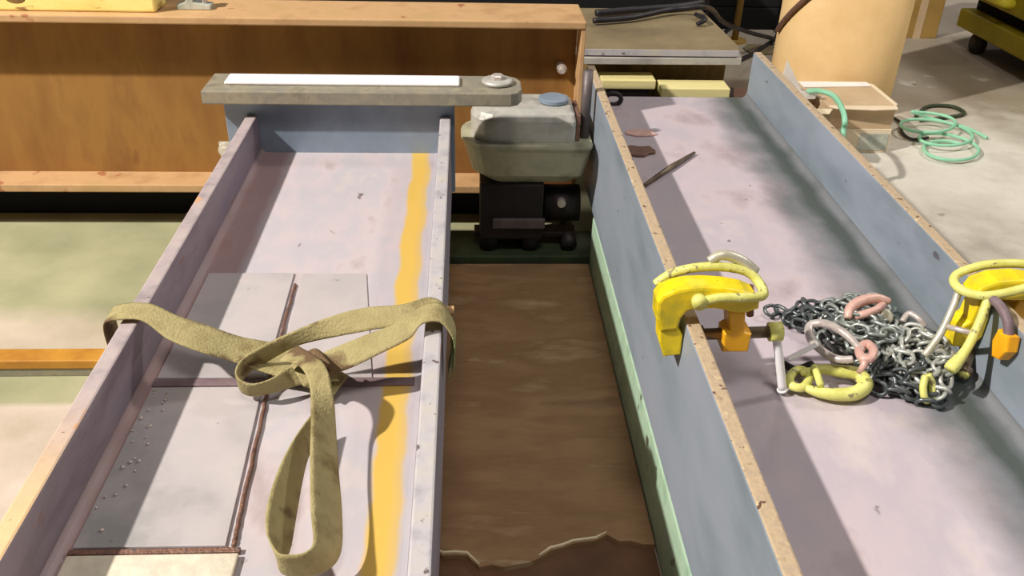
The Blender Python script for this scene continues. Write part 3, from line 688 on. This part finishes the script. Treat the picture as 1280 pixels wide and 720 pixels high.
obj('flap', prism(B(), [(a-.006, -c), (a+.012, -c+.02), (a+.012, c-.02), (a-.006, c)], 'z', .0855, .0885, .0008), m_cardlt, b2)
obj('flap', prism(B(), [(-a+.02, c-.07), (a-.01, c-.05), (a-.01, c-.001), (-a+.02, c-.001)], 'z', .089, .092, .0008), m_paper, b2)
b3, a, c = open_box('torn brown cardboard box behind the right flange, left of the stacked boxes', 1.09, 1.25, 2.84, 3.0, .235, 0, m_card)
obj('flap', prism(B(), [(-a, -c-.001), (a, -c-.001), (a-.03, -c-.05), (-a+.04, -c-.03)], 'z', .2355, .2385, .0008), m_cardlt, b3)
# torn white paper
p = at(1000, 116, .20)
def crumple(label, c, pts, h):
    bm = B(); ctr = bm.verts.new((c.x, c.y, c.z+h)); vs = [bm.verts.new((c.x+x, c.y+y, c.z+z)) for x, y, z in pts]
    for i in range(len(vs)): bm.faces.new((ctr, vs[i], vs[(i+1) % len(vs)]))
    bm2 = bmesh.ops.solidify(bm, geom=bm.faces[:], thickness=.002)
    tag(obj('torn_paper', bm, m_paper), label, 'paper')
q = at(1001, 120, .2425)
crumple('torn white paper on the brown box behind the right flange', q, [(-.075, .03, .0), (-.055, .05, .115), (-.035, .02, .02), (.02, .05, .01), (.07, .02, .0), (.04, -.03, .0), (-.02, -.035, 0)], .02)
q = Vector((1.29, 3.1, .185))
crumple('small white paper scrap in the open box near the drum', q, [(-.02, -.02, 0), (.03, -.01, .01), (.02, .03, .0), (-.03, .02, .01)], .012)

cable('pale green hose arching over the cardboard boxes', [at(1010, 114, .255), at(1025, 114, .275), at(1042, 120, .285), at(1053, 137, .28), at(1056, 152, .26), at(1054, 166, .22), (1.19, 2.55, .08), (1.19, 2.50, .011)], .0095, m_hose, 'hose', 'hose')
# coil on the floor
hz = []
for i in range(76):
    a = i*2*PI/24 + 1.0; k = i/24
    cx, cy = 1.83+.012*math.sin(k*5), 2.98+.10*k+.02*math.cos(k*7)
    rx, ry = .115+.015*math.sin(k*4), .10+.02*math.cos(k*3)
    hz.append((cx+rx*math.cos(a), cy+ry*math.sin(a), .010+.011*k))
cable('pale green hose coiled on the floor right of the drum', hz + [(1.93, 3.34, .012), (2.0, 3.27, .011), (2.03, 3.16, .011)], .0062, m_hose, 'hose', 'hose')
cable('short black cable on the floor between the boxes and the green coil', [at(1118, 148, .008), at(1126, 154, .008), at(1128, 166, .008), at(1140, 174, .008), at(1160, 172, .008)], .006)
cable('dark green hose ring on the floor behind the pale green coil', [at(1145, 145, .009), at(1160, 133, .009), at(1190, 133, .009), at(1205, 142, .009), at(1180, 147, .009), at(1150, 150, .009)], .008, m_dkgreen, 'hose', 'hose')

# ------------------------------------------------------------------ far right: yellow machine, bin, crate, board
ym = empty('yellow_machine', 'yellow painted machine on rails at the far right', 'machine', (2.66, 4.25, 0), .02)
obj('lower_rail', box(B(), -.12, -.04, -1.1, .26, .10, .19, .008), m_ymach, ym)
obj('body', box(B(), -.039, .9, -1.1, .26, .10, .25, .008), m_black, ym)
obj('upper_housing', box(B(), -.10, .95, -1.1, .26, .2505, .70, .012), m_ymach, ym)
obj('handle', tube(B(), smoothpath([(-.101, .02, .30), (-.15, .02, .31), (-.155, -.13, .31), (-.101, -.13, .30)], 6), .022, 10), m_ybright, ym, True)
for y in (-.8, .1):
    for x in (-.07, .7):
        obj('wheel', cyl(B(), (x-.02, y, .05), (x+.02, y, .05), .05, 20), m_dark, ym, True)
tb = empty('tan_carton', 'tall tan carton standing behind the drum', 'carton', (2.40, 4.74, 0))
obj('carton', box(B(), -.13, .11, -.12, .14, 0, .52, .004), m_tan, tb); obj('tape', box(B(), -.02, .02, -.122, -.1203, .0, .52), m_card, tb)
bb = empty('blue_bin', 'blue plastic bin far behind on the floor', 'bin', (2.90, 6.02, 0))
obj('bin', loft([(stadium(-.10, .10, -.10, .10, .03), 0), (stadium(-.13, .13, -.13, .13, .03), .4)]), m_blue, bb)
obj('rim', loft([(stadium(-.145, .145, -.145, .145, .035), .4005), (stadium(-.145, .145, -.145, .145, .035), .425)]), m_blue, bb)
kc = empty('dark_crate', 'dark crate on the floor far behind, right of the blue bin', 'crate', (3.42, 6.3, 0))
obj('crate', box(B(), -.22, .25, -.25, .25, 0, .35, .01), m_dark, kc)
obj('lid', box(B(), -.23, .26, -.26, .26, .3505, .375, .005), m_cable, kc)
